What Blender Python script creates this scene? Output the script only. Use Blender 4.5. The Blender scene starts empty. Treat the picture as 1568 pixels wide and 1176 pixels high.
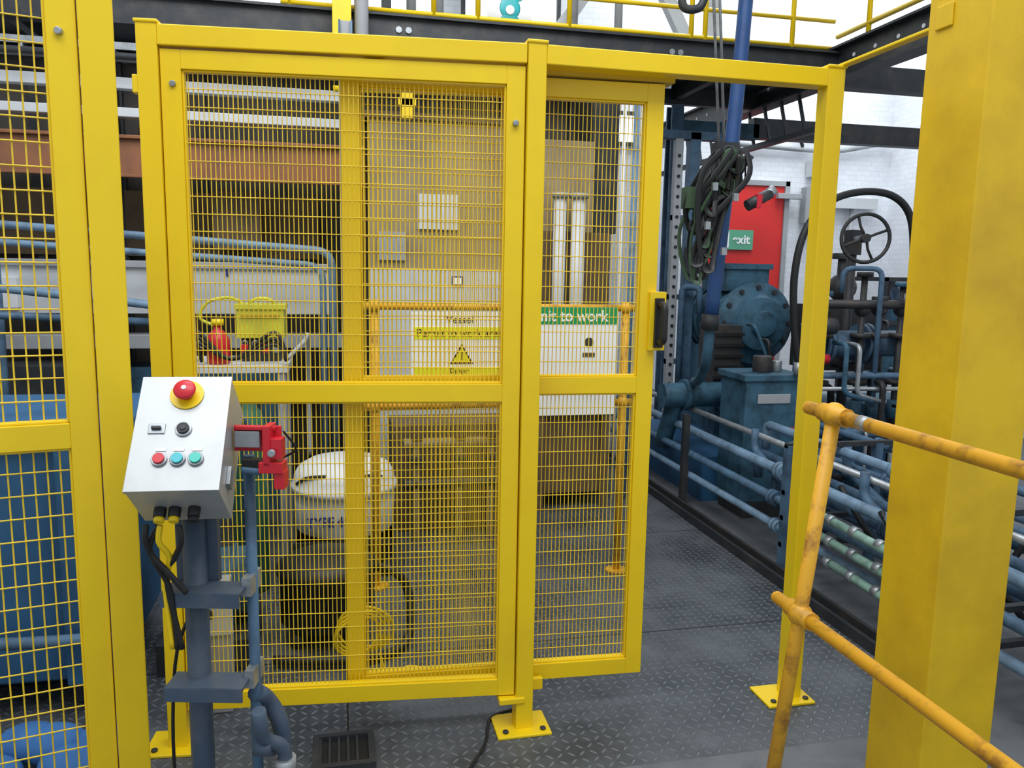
import bpy,bmesh,math,random
from mathutils import Vector,Matrix
random.seed(4)
SC=bpy.context.scene
SC.view_settings.view_transform='Standard'
SC.view_settings.look='None'
SC.view_settings.exposure=0.0
rad=math.radians
# ------------------------------------------------------------ materials
def new_mat(name):
    m=bpy.data.materials.new(name); m.use_nodes=True
    return m,m.node_tree.nodes,m.node_tree.links,m.node_tree.nodes['Principled BSDF']
def mat(name,col,rough=.5,metal=0,dirt=None,amt=.5,scale=4,bump=.0,detail=6,lo=.45,hi=.7,spec=.5):
    m,N,L,P=new_mat(name)
    P.inputs['Roughness'].default_value=rough; P.inputs['Metallic'].default_value=metal
    P.inputs['Specular IOR Level'].default_value=spec
    if dirt is None: dirt=tuple(c*.6 for c in col)
    g=N.new('ShaderNodeNewGeometry')
    n=N.new('ShaderNodeTexNoise'); n.inputs['Scale'].default_value=scale; n.inputs['Detail'].default_value=detail
    n.inputs['Roughness'].default_value=.65
    L.new(g.outputs['Position'],n.inputs['Vector'])
    r=N.new('ShaderNodeMapRange'); r.inputs['From Min'].default_value=lo; r.inputs['From Max'].default_value=hi
    r.inputs['To Max'].default_value=amt
    L.new(n.outputs['Fac'],r.inputs['Value'])
    mx=N.new('ShaderNodeMix'); mx.data_type='RGBA'
    mx.inputs['A'].default_value=(*col,1); mx.inputs['B'].default_value=(*dirt,1)
    L.new(r.outputs['Result'],mx.inputs['Factor']); L.new(mx.outputs['Result'],P.inputs['Base Color'])
    if bump>0:
        b=N.new('ShaderNodeBump'); b.inputs['Strength'].default_value=bump; b.inputs['Distance'].default_value=.01
        L.new(n.outputs['Fac'],b.inputs['Height']); L.new(b.outputs['Normal'],P.inputs['Normal'])
    return m
def emis(name,col,s):
    m,N,L,P=new_mat(name); P.inputs['Base Color'].default_value=(*col,1)
    P.inputs['Emission Color'].default_value=(*col,1); P.inputs['Emission Strength'].default_value=s
    return m
YEL=mat('yellow_powder_coat',(.90,.63,.006),.38,dirt=(.76,.50,.01),amt=.5,scale=3)
YELMESH=mat('yellow_mesh_wire',(.85,.60,.03),.5)
YCOL=mat('yellow_column_paint',(.80,.52,.008),.5,dirt=(.50,.29,.01),amt=.8,scale=2.6,bump=.2,lo=.42,hi=.75)
OCH=mat('ochre_handrail_paint',(.74,.38,.02),.45,dirt=(.25,.11,.02),amt=.85,scale=14,lo=.5,hi=.66)
DKY=mat('dull_yellow',(.5,.34,.01),.5)
BLU=mat('blue_pipe_paint',(.08,.155,.245),.55,dirt=(.025,.04,.06),amt=.8,scale=9,spec=.35)
LBL=mat('light_blue_pipe',(.18,.29,.41),.5,dirt=(.06,.09,.13),amt=.75,scale=9,spec=.35)
TEAL=mat('blue_machine_paint',(.05,.135,.205),.55,dirt=(.015,.033,.048),amt=.85,scale=8,spec=.35)
DBL=mat('deep_blue_tank',(.035,.13,.27),.5,dirt=(.015,.05,.11),amt=.6,scale=2,spec=.35)
SLATE=mat('slate_stand_paint',(.05,.08,.125),.5,dirt=(.12,.13,.14),amt=.5,scale=12)
STEEL=mat('galvanised_steel',(.40,.43,.45),.4,.6,dirt=(.16,.17,.18),amt=.7,scale=12)
INOX=mat('stainless_box',(.47,.49,.485),.4,.4,dirt=(.36,.37,.37),amt=.5,scale=7)
DST=mat('dark_steel',(.035,.04,.045),.5,.3,dirt=(.10,.09,.08),amt=.5,scale=8)
BLK=mat('black_rubber',(.012,.013,.014),.5)
IRON=mat('cast_iron',(.045,.048,.052),.55,.4,dirt=(.12,.09,.06),amt=.5,scale=10)
GRY=mat('grey_panel',(.38,.40,.42),.5,dirt=(.2,.2,.2),amt=.5,scale=3)
LGR=mat('pale_grey_panel',(.62,.65,.67),.5,dirt=(.4,.4,.4),amt=.5,scale=3)
TAN=mat('tan_panel',(.33,.26,.15),.6,dirt=(.16,.11,.06),amt=.7,scale=3)
RUST=mat('red_oxide_steel',(.28,.11,.045),.6,dirt=(.1,.05,.03),amt=.6,scale=5)
BRN=mat('brown_timber',(.14,.09,.045),.6,dirt=(.05,.035,.02),amt=.6,scale=6)
DBR=mat('dark_machine_interior',(.08,.072,.06),.7,dirt=(.02,.02,.02),amt=.7,scale=3)
WHT=mat('white_plastic',(.85,.87,.87),.4,dirt=(.6,.6,.58),amt=.4,scale=6)
SIGNW=mat('sign_white',(.95,.97,.97),.35,amt=.0)
SIGNG=mat('sign_green',(.01,.33,.11),.35,amt=.0)
SIGNY=mat('sign_yellow',(.88,.88,.02),.35,amt=.0)
EXG=mat('exit_sign_green',(.12,.42,.26),.35,amt=0)
TXT=mat('text_black',(.01,.01,.01),.5,amt=0)
NAVY=mat('label_navy',(.03,.05,.25),.5,amt=0)
RED=mat('red_plastic',(.62,.015,.03),.35,amt=.2)
DRED=mat('red_door_paint',(.78,.03,.025),.45,dirt=(.5,.02,.02),amt=.4,scale=2)
CYAN=mat('teal_button',(.02,.45,.5),.3,amt=0)
GREEN=mat('green_button',(.02,.5,.4),.3,amt=0)
PGR=mat('pale_green_hose',(.28,.46,.38),.5,dirt=(.06,.12,.09),amt=.8,scale=14)
LIME=mat('lime_case',(.66,.64,.04),.45,dirt=(.3,.3,.05),amt=.5,scale=6)
STRAP=mat('olive_strap',(.05,.095,.05),.8,dirt=(.012,.02,.012),amt=.7,scale=10)
HBLU=mat('cobalt_hose',(.02,.075,.23),.45,dirt=(.01,.03,.10),amt=.5,scale=6)
CLOTH=mat('blue_cloth',(.04,.16,.42),.8,dirt=(.02,.08,.22),amt=.6,scale=8)
DGRN=mat('dark_green_paint',(.03,.14,.09),.4)
WIN=emis('daylight_window',(.93,.97,1),1.9)
CONC=mat('concrete_floor',(.14,.15,.16),.6,dirt=(.06,.064,.07),amt=.8,scale=5,bump=.1)
def brick_wall():
    m,N,L,P=new_mat('white_brick_wall'); P.inputs['Roughness'].default_value=.65
    tc=N.new('ShaderNodeNewGeometry'); sp=N.new('ShaderNodeSeparateXYZ'); cb=N.new('ShaderNodeCombineXYZ')
    ad=N.new('ShaderNodeMath'); ad.operation='ADD'
    L.new(tc.outputs['Position'],sp.inputs[0]); L.new(sp.outputs['X'],ad.inputs[0]); L.new(sp.outputs['Y'],ad.inputs[1])
    L.new(ad.outputs[0],cb.inputs['X']); L.new(sp.outputs['Z'],cb.inputs['Y'])
    b=N.new('ShaderNodeTexBrick'); b.inputs['Scale'].default_value=4.4; b.inputs['Mortar Size'].default_value=.012
    b.inputs['Color1'].default_value=(.84,.87,.91,1); b.inputs['Color2'].default_value=(.78,.81,.86,1); b.inputs['Mortar'].default_value=(.7,.73,.77,1)
    L.new(cb.outputs[0],b.inputs['Vector'])
    n=N.new('ShaderNodeTexNoise'); n.inputs['Scale'].default_value=1.3; n.inputs['Detail'].default_value=8
    L.new(tc.outputs['Position'],n.inputs['Vector'])
    r=N.new('ShaderNodeMapRange'); r.inputs['From Min'].default_value=.5; r.inputs['From Max'].default_value=.75; r.inputs['To Max'].default_value=.5
    L.new(n.outputs['Fac'],r.inputs['Value'])
    mx=N.new('ShaderNodeMix'); mx.data_type='RGBA'; mx.inputs['B'].default_value=(.45,.46,.48,1)
    L.new(r.outputs[0],mx.inputs['Factor']); L.new(b.outputs['Color'],mx.inputs['A']); L.new(mx.outputs['Result'],P.inputs['Base Color'])
    bp=N.new('ShaderNodeBump'); bp.inputs['Strength'].default_value=.4; bp.inputs['Distance'].default_value=.01
    L.new(b.outputs['Fac'],bp.inputs['Height']); bp.invert=True; L.new(bp.outputs['Normal'],P.inputs['Normal'])
    return m
BRICK=brick_wall()
def checker_plate():
    m,N,L,P=new_mat('checker_plate_steel')
    g=N.new('ShaderNodeNewGeometry'); sp=N.new('ShaderNodeSeparateXYZ'); L.new(g.outputs['Position'],sp.inputs[0])
    def M(op,a,b=None,c=None):
        n=N.new('ShaderNodeMath'); n.operation=op
        for i,v in enumerate((a,b,c)):
            if v is None: continue
            if isinstance(v,(int,float)): n.inputs[i].default_value=v
            else: L.new(v,n.inputs[i])
        return n.outputs[0]
    c=1/.036
    X=M('MULTIPLY',sp.outputs['X'],c); Y=M('MULTIPLY',sp.outputs['Y'],c)
    fx=M('SUBTRACT',M('FRACT',X),.5); fy=M('SUBTRACT',M('FRACT',Y),.5)
    par=M('FLOORED_MODULO',M('ADD',M('FLOOR',X),M('FLOOR',Y)),2.0)
    u=M('MULTIPLY',M('ADD',fx,fy),.7071); v=M('MULTIPLY',M('SUBTRACT',fx,fy),.7071)
    s=M('SUBTRACT',1.0,par)
    uu=M('ADD',M('MULTIPLY',u,par),M('MULTIPLY',v,s)); vv=M('ADD',M('MULTIPLY',v,par),M('MULTIPLY',u,s))
    d=M('ADD',M('POWER',M('DIVIDE',M('ABSOLUTE',uu),.46),2.0),M('POWER',M('DIVIDE',M('ABSOLUTE',vv),.15),2.0))
    h=M('MAXIMUM',M('SUBTRACT',1.0,d),0.0); h=M('MINIMUM',M('MULTIPLY',h,2.0),1.0)
    def noise(sc,lo,hi):
        n=N.new('ShaderNodeTexNoise'); n.inputs['Scale'].default_value=sc; n.inputs['Detail'].default_value=9; n.inputs['Roughness'].default_value=.72
        L.new(g.outputs['Position'],n.inputs['Vector'])
        w=N.new('ShaderNodeMapRange'); w.inputs['From Min'].default_value=lo; w.inputs['From Max'].default_value=hi; L.new(n.outputs['Fac'],w.inputs['Value']); return w.outputs[0]
    wear=noise(2.2,.4,.65); grime=noise(1.1,.45,.62)
    mx=N.new('ShaderNodeMix'); mx.data_type='RGBA'; mx.inputs['A'].default_value=(.052,.060,.068,1); mx.inputs['B'].default_value=(.125,.14,.155,1)
    L.new(wear,mx.inputs['Factor'])
    mx2=N.new('ShaderNodeMix'); mx2.data_type='RGBA'; mx2.inputs['B'].default_value=(.26,.29,.33,1)
    hf=M('MULTIPLY',h,M('SUBTRACT',.48,M('MULTIPLY',grime,.34)))
    L.new(hf,mx2.inputs['Factor']); L.new(mx.outputs['Result'],mx2.inputs['A'])
    s1=M('LESS_THAN',M('ABSOLUTE',M('SUBTRACT',M('FRACT',M('DIVIDE',M('ADD',sp.outputs['Y'],.07),1.22)),.5)),.003)
    s2=M('LESS_THAN',M('ABSOLUTE',M('SUBTRACT',M('FRACT',M('DIVIDE',M('ADD',sp.outputs['X'],1.2),2.44)),.5)),.0015)
    sm=M('MAXIMUM',s1,s2)
    mx3=N.new('ShaderNodeMix'); mx3.data_type='RGBA'; mx3.inputs['B'].default_value=(.015,.015,.015,1)
    L.new(sm,mx3.inputs['Factor']); L.new(mx2.outputs['Result'],mx3.inputs['A']); L.new(mx3.outputs['Result'],P.inputs['Base Color'])
    L.new(M('ADD',.40,M('MULTIPLY',grime,.3)),P.inputs['Roughness']); P.inputs['Metallic'].default_value=.2
    b=N.new('ShaderNodeBump'); b.inputs['Strength'].default_value=.65; b.inputs['Distance'].default_value=.004
    L.new(h,b.inputs['Height']); L.new(b.outputs['Normal'],P.inputs['Normal'])
    return m
CHK=checker_plate()
# ------------------------------------------------------------ builder
def fillet(pts,r,k=5):
    pts=[Vector(p) for p in pts]; out=[pts[0]]
    for i in range(1,len(pts)-1):
        a,b,c=pts[i-1],pts[i],pts[i+1]; d1=a-b; d2=c-b
        q=min(r,d1.length*.48,d2.length*.48)
        s=b+d1.normalized()*q; e=b+d2.normalized()*q
        for j in range(k+1):
            t=j/k; out.append(s*(1-t)**2+b*2*t*(1-t)+e*t*t)
    out.append(pts[-1]); return out
def catmull(pts,k=6,closed=False):
    pts=[Vector(p) for p in pts]; n=len(pts); out=[]
    for i in range(n if closed else n-1):
        if closed: p=[pts[(i+j-1)%n] for j in range(4)]
        else: p=[pts[max(0,min(n-1,i+j-1))] for j in range(4)]
        for s in range(k):
            t=s/k
            out.append(.5*((2*p[1])+(-p[0]+p[2])*t+(2*p[0]-5*p[1]+4*p[2]-p[3])*t*t+(-p[0]+3*p[1]-3*p[2]+p[3])*t**3))
    if not closed: out.append(pts[-1])
    return out
class B:
    def __init__(s,name,M=None):
        s.name=name; s.bm=bmesh.new(); s.mats=[]; s.M=M or Matrix.Identity(4)
    def mi(s,m):
        if m not in s.mats: s.mats.append(m)
        return s.mats.index(m)
    def _f(s,verts,m,smooth=False):
        i=s.mi(m)
        for f in {f for v in verts for f in v.link_faces}:
            f.material_index=i
            if smooth and len(f.verts)<=4: f.smooth=True
    def box(s,c,d,m,rot=None):
        R=rot.to_4x4() if rot is not None else Matrix.Identity(4)
        r=bmesh.ops.create_cube(s.bm,size=1,matrix=s.M@Matrix.Translation(c)@R@Matrix.Diagonal((*d,1)))
        s._f(r['verts'],m)
    def bx(s,x0,x1,y0,y1,z0,z1,m): s.box(((x0+x1)/2,(y0+y1)/2,(z0+z1)/2),(abs(x1-x0),abs(y1-y0),abs(z1-z0)),m)
    def beam(s,p,q,w,h,m):
        p=Vector(p);q=Vector(q);d=q-p
        R=d.to_track_quat('X','Z').to_matrix()
        s.box((p+q)/2,(d.length,w,h),m,R)
    def cyl(s,p,q,r,m,r2=None,n=16):
        p=Vector(p);q=Vector(q);d=q-p
        R=d.to_track_quat('Z','Y').to_matrix().to_4x4()
        k=bmesh.ops.create_cone(s.bm,cap_ends=True,segments=n,radius1=r,radius2=r if r2 is None else r2,depth=d.length,matrix=s.M@Matrix.Translation((p+q)/2)@R)
        s._f(k['verts'],m,True)
    def sph(s,c,r,m,sc=(1,1,1),n=16):
        k=bmesh.ops.create_uvsphere(s.bm,u_segments=n,v_segments=n//2+2,radius=r,matrix=s.M@Matrix.Translation(c)@Matrix.Diagonal((*sc,1)))
        s._f(k['verts'],m,True)
    def tube(s,pts,r,m,n=10,closed=False,flat=1.0):
        P=[s.M@Vector(p) for p in pts]; N=len(P); rings=[]; up=None
        for i in range(N):
            if closed: t=P[(i+1)%N]-P[i-1]
            else: t=P[min(N-1,i+1)]-P[max(0,i-1)]
            if t.length<1e-9: t=Vector((0,0,1))
            t.normalize()
            if up is None:
                up=Vector((0,0,1)) if abs(t.z)<.9 else Vector((1,0,0))
            a=up-t*up.dot(t)
            if a.length<1e-6: a=t.orthogonal()
            a.normalize(); b=t.cross(a); up=a
            rr=r[i] if isinstance(r,(list,tuple)) else r
            rings.append([s.bm.verts.new(P[i]+(a*math.cos(2*math.pi*j/n)+b*math.sin(2*math.pi*j/n)*flat)*rr) for j in range(n)])
        i0=s.mi(m)
        for i in range(N if closed else N-1):
            A=rings[i];C=rings[(i+1)%N]
            for j in range(n):
                f=s.bm.faces.new((A[j],A[(j+1)%n],C[(j+1)%n],C[j])); f.material_index=i0; f.smooth=True
        if not closed:
            for g in (rings[0][::-1],rings[-1]):
                f=s.bm.faces.new(g); f.material_index=i0
    def ring(s,c,ax,R,r,m,n=32,k=8):
        ax=Vector(ax).normalized(); a=ax.orthogonal().normalized(); b=ax.cross(a); c=Vector(c)
        s.tube([c+(a*math.cos(2*math.pi*i/n)+b*math.sin(2*math.pi*i/n))*R for i in range(n)],r,m,k,True)
    def lathe(s,c,prof,m,n=32,ax=None):
        R=(Vector(ax).to_track_quat('Z','Y').to_matrix().to_4x4() if ax else Matrix.Identity(4))
        T=s.M@Matrix.Translation(c)@R; i0=s.mi(m); rs=[]
        for (r,z) in prof: rs.append([s.bm.verts.new(T@Vector((r*math.cos(2*math.pi*j/n),r*math.sin(2*math.pi*j/n),z))) for j in range(n)])
        for A,C in zip(rs,rs[1:]):
            for j in range(n):
                f=s.bm.faces.new((A[j],A[(j+1)%n],C[(j+1)%n],C[j])); f.material_index=i0; f.smooth=True
        for g in (rs[0][::-1],rs[-1]):
            f=s.bm.faces.new(g); f.material_index=i0
    def done(s,bevel=0,parent=None):
        bmesh.ops.recalc_face_normals(s.bm,faces=s.bm.faces)
        vs=[v.co for v in s.bm.verts]
        lo=Vector((min(v.x for v in vs),min(v.y for v in vs),min(v.z for v in vs))); hi=Vector((max(v.x for v in vs),max(v.y for v in vs),max(v.z for v in vs)))
        c=Vector(((lo.x+hi.x)/2,(lo.y+hi.y)/2,lo.z))
        bmesh.ops.translate(s.bm,verts=s.bm.verts,vec=-c)
        me=bpy.data.meshes.new(s.name); s.bm.to_mesh(me); s.bm.free()
        for m in s.mats: me.materials.append(m)
        o=bpy.data.objects.new(s.name,me); SC.collection.objects.link(o)
        o.location=c
        if bevel:
            md=o.modifiers.new('bevel','BEVEL'); md.width=bevel; md.segments=2; md.limit_method='ANGLE'; md.angle_limit=rad(50)
        if parent: o.parent=parent; o.location=c-parent.location
        return o
def text(body,size,loc,m,parent,align='CENTER',M=None,bold=0.0,sx=1):
    cu=bpy.data.curves.new('t','FONT'); cu.body=body; cu.size=size; cu.align_x=align; cu.align_y='CENTER'; cu.extrude=.0006; cu.offset=bold
    o=bpy.data.objects.new('t',cu); SC.collection.objects.link(o)
    bpy.context.view_layer.update()
    me=bpy.data.meshes.new_from_object(o.evaluated_get(bpy.context.evaluated_depsgraph_get()))
    bpy.data.objects.remove(o)
    T=(M or Matrix.Identity(4))@Matrix.Translation(loc)@Matrix.Rotation(rad(90),4,'X')@Matrix.Diagonal((sx,1,1,1))
    me.transform(Matrix.Translation(-Vector(parent.location))@T); me.materials.clear(); me.materials.append(m)
    ob=bpy.data.objects.new('lettering_'+body.split()[0].lower(),me); SC.collection.objects.link(ob); ob.parent=parent
    return ob

# ------------------------------------------------------------ room shell
f=B('floor')
def quad(b,x0,x1,y0,y1,z,m): b.bx(x0,x1,y0,y1,z-.1,z,m)
quad(f,-4,6.4,-2,2.12,0,CONC); quad(f,-4,-1.6,2.12,8.5,0,CONC); quad(f,-1.6,2.08,2.12,8.5,0,CHK); quad(f,2.08,6.4,2.12,8.5,0,CONC)
f.done()
w=B('wall_back'); w.bx(-4.2,6.6,8.5,8.7,-.1,6,BRICK); w.done()
w=B('wall_left'); w.bx(-4.2,-4,-2,8.5,-.1,6,BRICK); w.done()
w=B('wall_right'); w.bx(6.4,6.6,-2,8.5,-.1,6,BRICK); w.done()
def window(n,x0,x1,z0,z1,nx,nz):
    w=B('window_%d'%n); y=8.5
    w.bx(x0,x1,y-.03,y-.01,z0,z1,WIN)
    for i in range(nx+1):
        x=x0+(x1-x0)*i/nx; w.bx(x-.02,x+.02,y-.07,y-.012,z0-.02,z1+.02,DST)
    for i in range(nz+1):
        z=z0+(z1-z0)*i/nz; w.bx(x0,x1,y-.065,y-.012,z-.02,z+.02,DST)
    w.done()
window(1,-3.4,1.0,3.75,5.4,9,3); window(2,1.3,2.3,3.9,5.4,2,3); window(3,.9,3.2,2.88,3.2,8,1)
d=B('door_1'); d.bx(4.05,5.02,8.44,8.498,0,2.5,DRED); d.bx(3.99,4.05,8.42,8.499,0,2.56,GRY); d.bx(5.02,5.08,8.42,8.499,0,2.56,GRY); d.bx(3.99,5.08,8.42,8.499,2.5,2.56,GRY)
d.bx(4.2,4.92,8.39,8.44,1.02,1.08,STEEL); d.bx(4.9,5.2,8.36,8.42,2.36,2.42,GRY); d.done(.004)
s=B('exit_sign'); s.bx(4.21,4.65,8.42,8.438,1.78,2.0,EXG); s.bx(4.23,4.35,8.414,8.42,1.80,1.98,SIGNW); s.bx(4.26,4.29,8.41,8.416,1.83,1.92,EXG); s.bx(4.29,4.33,8.41,8.416,1.86,1.96,EXG); so=s.done()
text('exit',.14,(4.50,8.416,1.89),SIGNW,so,bold=.004)
c=B('wall_conduit')
c.tube(fillet([(4.2,8.44,2.95),(5.3,8.44,2.92),(5.7,8.44,2.93),(6.3,8.42,3.05)],.1),.03,GRY)
c.tube(catmull([(5.2,8.42,2.95),(5.15,8.4,3.1),(5.35,8.4,3.2),(5.5,8.4,3.1),(5.45,8.42,2.94)]),.02,DST)
c.bx(5.25,5.42,8.36,8.47,2.1,2.5,GRY); c.bx(5.3,6.2,8.38,8.48,2.28,2.4,LGR); c.bx(5.3,5.6,8.36,8.48,2.62,2.8,LGR)
c.tube([(5.6,8.44,2.93),(5.6,8.44,3.6)],.02,GRY); c.tube([(5.9,8.44,0),(5.9,8.44,2.3)],.025,GRY); c.done()

# ------------------------------------------------------------ mezzanine
ZD=-.045
m=B('mezzanine_platform',Matrix.Translation((0,0,ZD)))
m.bx(-3.95,3.5,5.2,5.22,2.91,3.08,DST); m.bx(-3.95,3.5,5.16,5.28,3.07,3.085,DST); m.bx(-3.95,3.5,5.16,5.28,2.905,2.92,DST)
m.bx(-3.95,3.4,5.28,6.3,3.03,3.06,DST)
for x in [i*.9-3.6 for i in range(8)]: m.bx(x-.03,x+.03,5.28,6.3,2.93,3.03,DST)
m.bx(-3.95,3.5,6.26,6.32,2.9,3.08,DST)
m.bx(3.44,3.46,1.2,8.4,2.9,3.1,DST); m.bx(3.38,3.52,1.2,8.4,3.1,3.115,DST); m.bx(3.38,3.52,1.2,8.4,2.89,2.905,DST)
for i in range(30): m.cyl((3.435,1.5+i*.22,3.03),(3.445,1.5+i*.22,3.03),.014,LGR,n=8)
for x in (-3.4,-1.5,0.4,2.2): m.cyl((x,5.19,3.0),(x,5.2,3.0),.02,STEEL,n=8); m.cyl((x+.06,5.19,3.0),(x+.06,5.2,3.0),.02,STEEL,n=8)
m.beam((3.4,6.3,2.75),(6.35,6.3,2.75),.1,.16,DST); m.beam((2.7,6.3,2.72),(3.45,6.3,2.72),.1,.12,TEAL)
m.beam((3.44,5.3,2.95),(6.35,5.3,2.95),.12,.16,DST)
m.beam((3.44,4.2,2.6),(6.3,7.4,2.9),.05,.05,RUST)
m.beam((3.44,5.3,2.6),(3.44,8.3,2.6),.05,.04,DST)
for i in range(12): m.beam((3.44,5.3+i*.25,2.6),(3.44,5.42+i*.25,2.9),.02,.02,DST)
m.done()
m=B('blue_steel_upright'); m.bx(2.66,2.76,6.22,6.24,0,2.84,BLU); m.bx(2.70,2.72,6.24,6.32,0,2.84,BLU); m.bx(2.66,2.76,6.32,6.34,0,2.84,BLU); m.bx(2.6,2.82,6.16,6.4,0,.02,BLU); m.done()
m=B('blue_steel_upright'); m.bx(3.4,3.52,7.9,7.92,0,2.84,BLU); m.bx(3.45,3.47,7.92,8.03,0,2.84,BLU); m.bx(3.4,3.52,8.03,8.05,0,2.84,BLU); m.bx(3.34,3.58,7.85,8.1,0,.02,BLU); m.done()
g=B('mezzanine_guardrail',Matrix.Translation((0,0,ZD)))
Y=5.24
for z in (3.12,3.30,3.6,4.1): g.tube([(-.3 if z<3.5 else -3.9,Y,z),(3.42,Y,z)],.015,YEL)
for x in [-.25,.62,.9,1.5,2.35,2.45,3.1]: g.tube([(x,Y,3.08),(x,Y,4.1)],.017,YEL)
for z in (3.2,3.65,4.1): g.tube([(3.45,Y,z),(3.45,1.3,z)],.017,YEL)
for y in (4.9,4.1,3.3,2.5): g.tube([(3.45,y,3.115),(3.45,y,4.1)],.017,YEL)
g.done()
u=B('upper_level_structure')
for x in (.55,.75,1.35,1.75,2.1): u.tube([(x,6.0,3.02),(x,6.0,4.6)],.03+.02*random.random(),GRY)
u.beam((1.5,6.2,3.05),(2.6,6.2,4.6),.08,.1,LGR); u.beam((2.9,6.2,3.05),(2.0,6.2,4.6),.08,.1,LGR)
u.beam((2.95,6.2,3.04),(2.95,6.2,4.6),.1,.1,LGR); u.bx(.35,.42,6.15,6.2,3.02,4.6,DST)
u.done()
u=B('yellow_upright'); u.bx(.0,.11,5.0,5.1,2.82,4.4,YEL); u.bx(-.01,.12,4.99,5.11,2.80,2.82,DST); u.tube([(.17,5.06,2.8),(.17,5.06,4.4)],.042,GRY); u.done(.004)
p=B('cartoon_bear_poster'); p.bx(1.0,1.30,5.45,5.46,3.04,3.5,SIGNW)
for q in ((1.15,3.22,.07),(1.09,3.29,.025),(1.21,3.29,.025),(1.15,3.12,.07)): p.sph((q[0],5.447,q[1]),q[2],CYAN,(1,.05,1))
p.sph((1.15,5.44,3.205),.03,SIGNW,(1,.05,1)); p.done()

# ------------------------------------------------------------ fence
def panel(b,p,q,z0,z1,mid,pitch,hp,fw=.055,dep=.04,wr=.0015,frm=YEL,wm=YELMESH,tw=None):
    tw=tw or fw
    p=Vector((*p,0));q=Vector((*q,0)); d=q-p; Lq=d.length; ang=math.atan2(d.y,d.x)
    old=b.M; b.M=old@Matrix.Translation(p)@Matrix.Rotation(ang,4,'Z')
    b.bx(0,fw,-dep/2,dep/2,z0,z1,frm); b.bx(Lq-fw,Lq,-dep/2,dep/2,z0,z1,frm)
    b.bx(fw,Lq-fw,-dep/2,dep/2,z0,z0+fw,frm); b.bx(fw,Lq-fw,-dep/2,dep/2,z1-tw,z1,frm)
    b.bx(fw,Lq-fw,-dep/2,dep/2,mid-fw/2,mid+fw/2,frm)
    for (a,c) in ((z0+fw,mid-fw/2),(mid+fw/2,z1-tw)):
        t=.006
        b.bx(fw,fw+t,-.012,.012,a,c,frm); b.bx(Lq-fw-t,Lq-fw,-.012,.012,a,c,frm); b.bx(fw,Lq-fw,-.012,.012,a,a+t,frm); b.bx(fw,Lq-fw,-.012,.012,c-t,c,frm)
        n=int((Lq-2*fw)/pitch)
        for i in range(1,n+1):
            x=fw+i*(Lq-2*fw)/(n+1); b.bx(x-wr,x+wr,-wr,wr,a,c,wm)
        n=int((c-a)/hp)
        for i in range(1,n+1):
            z=a+i*(c-a)/(n+1); b.bx(fw,Lq-fw,-3*wr,-wr,z-wr,z+wr,wm)
    b.M=old
LP=(-.498,2.495);CP=(.585,2.395);RP=(1.572,2.404)
def along(p,q,t):
    p=Vector(p);q=Vector(q); d=(q-p).normalized(); return p+d*t
g=B('gate_frame')
for (x,y),a,hw,off in ((LP,-5.3,.028,0),(CP,0,.028,0),(RP,0,.03,-.02)):
    g.M=Matrix.Translation((x,y,0))@Matrix.Rotation(rad(a),4,'Z')
    g.bx(-hw,hw,-.03,.03,.008,2.16,YEL); g.bx(-hw-.004,hw+.004,-.034,.034,2.157,2.167,YEL)
    g.bx(-.095+off,.085+off,-.07,.07,0,.010,YEL)
    for sx in (-.065+off,.06+off):
        g.cyl((sx,-.045,.01),(sx,-.045,.018),.011,DST,n=6)
g.M=Matrix.Identity(4)
g.beam((CP[0]+.028,CP[1],2.128),(RP[0]-.03,RP[1],2.128),.06,.056,YEL)
a=along(LP,CP,.028); c=along(CP,LP,.028)
g.beam((*a,2.128),(*c,2.128),.06,.056,YEL)
g.bx(.50,.585,2.36,2.42,.10,.120,YEL); g.bx(.60,.66,2.42,2.44,.11,.15,YEL)
g.bx(CP[0],1.05,2.44,2.50,2.09,2.11,DKY)
g.bx(LP[0]-.045,LP[0]-.028,2.47,2.50,1.97,2.02,YEL)
g.beam((RP[0]+.03,2.40,2.17),(1.60,1.90,2.17),.03,.010,YEL)
g.done(.003)
fp=B('safety_fence_panel')
a=along(LP,CP,.031); c=along(CP,LP,.031)
panel(fp,a,c,.125,2.093,1.125,.0135,.05,tw=.052)
fp.cyl((a.x+.03,a.y-.03,2.0),(a.x+.03,a.y-.018,2.0),.009,STEEL,n=10); fp.cyl((c.x-.03,c.y-.03,1.93),(c.x-.03,c.y-.018,1.93),.009,STEEL,n=10)
fp.done(.002)
lf=B('sliding_safety_gate')
panel(lf,(.021,2.505),(1.017,2.461),.125,2.085,1.135,.0135,.05)
lf.bx(.99,1.045,2.425,2.46,1.25,1.44,YEL)
lf.tube(fillet([(1.02,2.43,1.40),(1.02,2.375,1.40),(1.02,2.375,1.28),(1.02,2.43,1.28)],.02),.011,BLK)
lf.box((1.02,2.42,1.34),(.03,.012,.16),BLK)
for x in (.12,.9): lf.bx(x-.03,x+.03,2.475,2.49,2.08,2.12,STEEL)
lf.done(.002)
lp=B('safety_fence_panel')
post=(-.486,1.915); dr=Vector((math.cos(rad(12.5)),math.sin(rad(12.5))))
P0=Vector(post)
lp.M=Matrix.Translation((*post,0))@Matrix.Rotation(rad(12.5),4,'Z')
lp.bx(-.033,.033,-.03,.03,.008,2.2,YEL); lp.bx(-.09,.09,-.06,.06,0,.01,YEL)
lp.bx(-1.36,-1.30,-.03,.03,.008,2.2,YEL); lp.bx(-1.41,-1.23,-.06,.06,0,.01,YEL)
lp.M=Matrix.Identity(4)
q=P0-dr*.036; p_=P0-dr*1.296
panel(lp,p_,q,.125,2.2,1.125,.0255,.052,wr=.0018,fw=.056)
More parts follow.
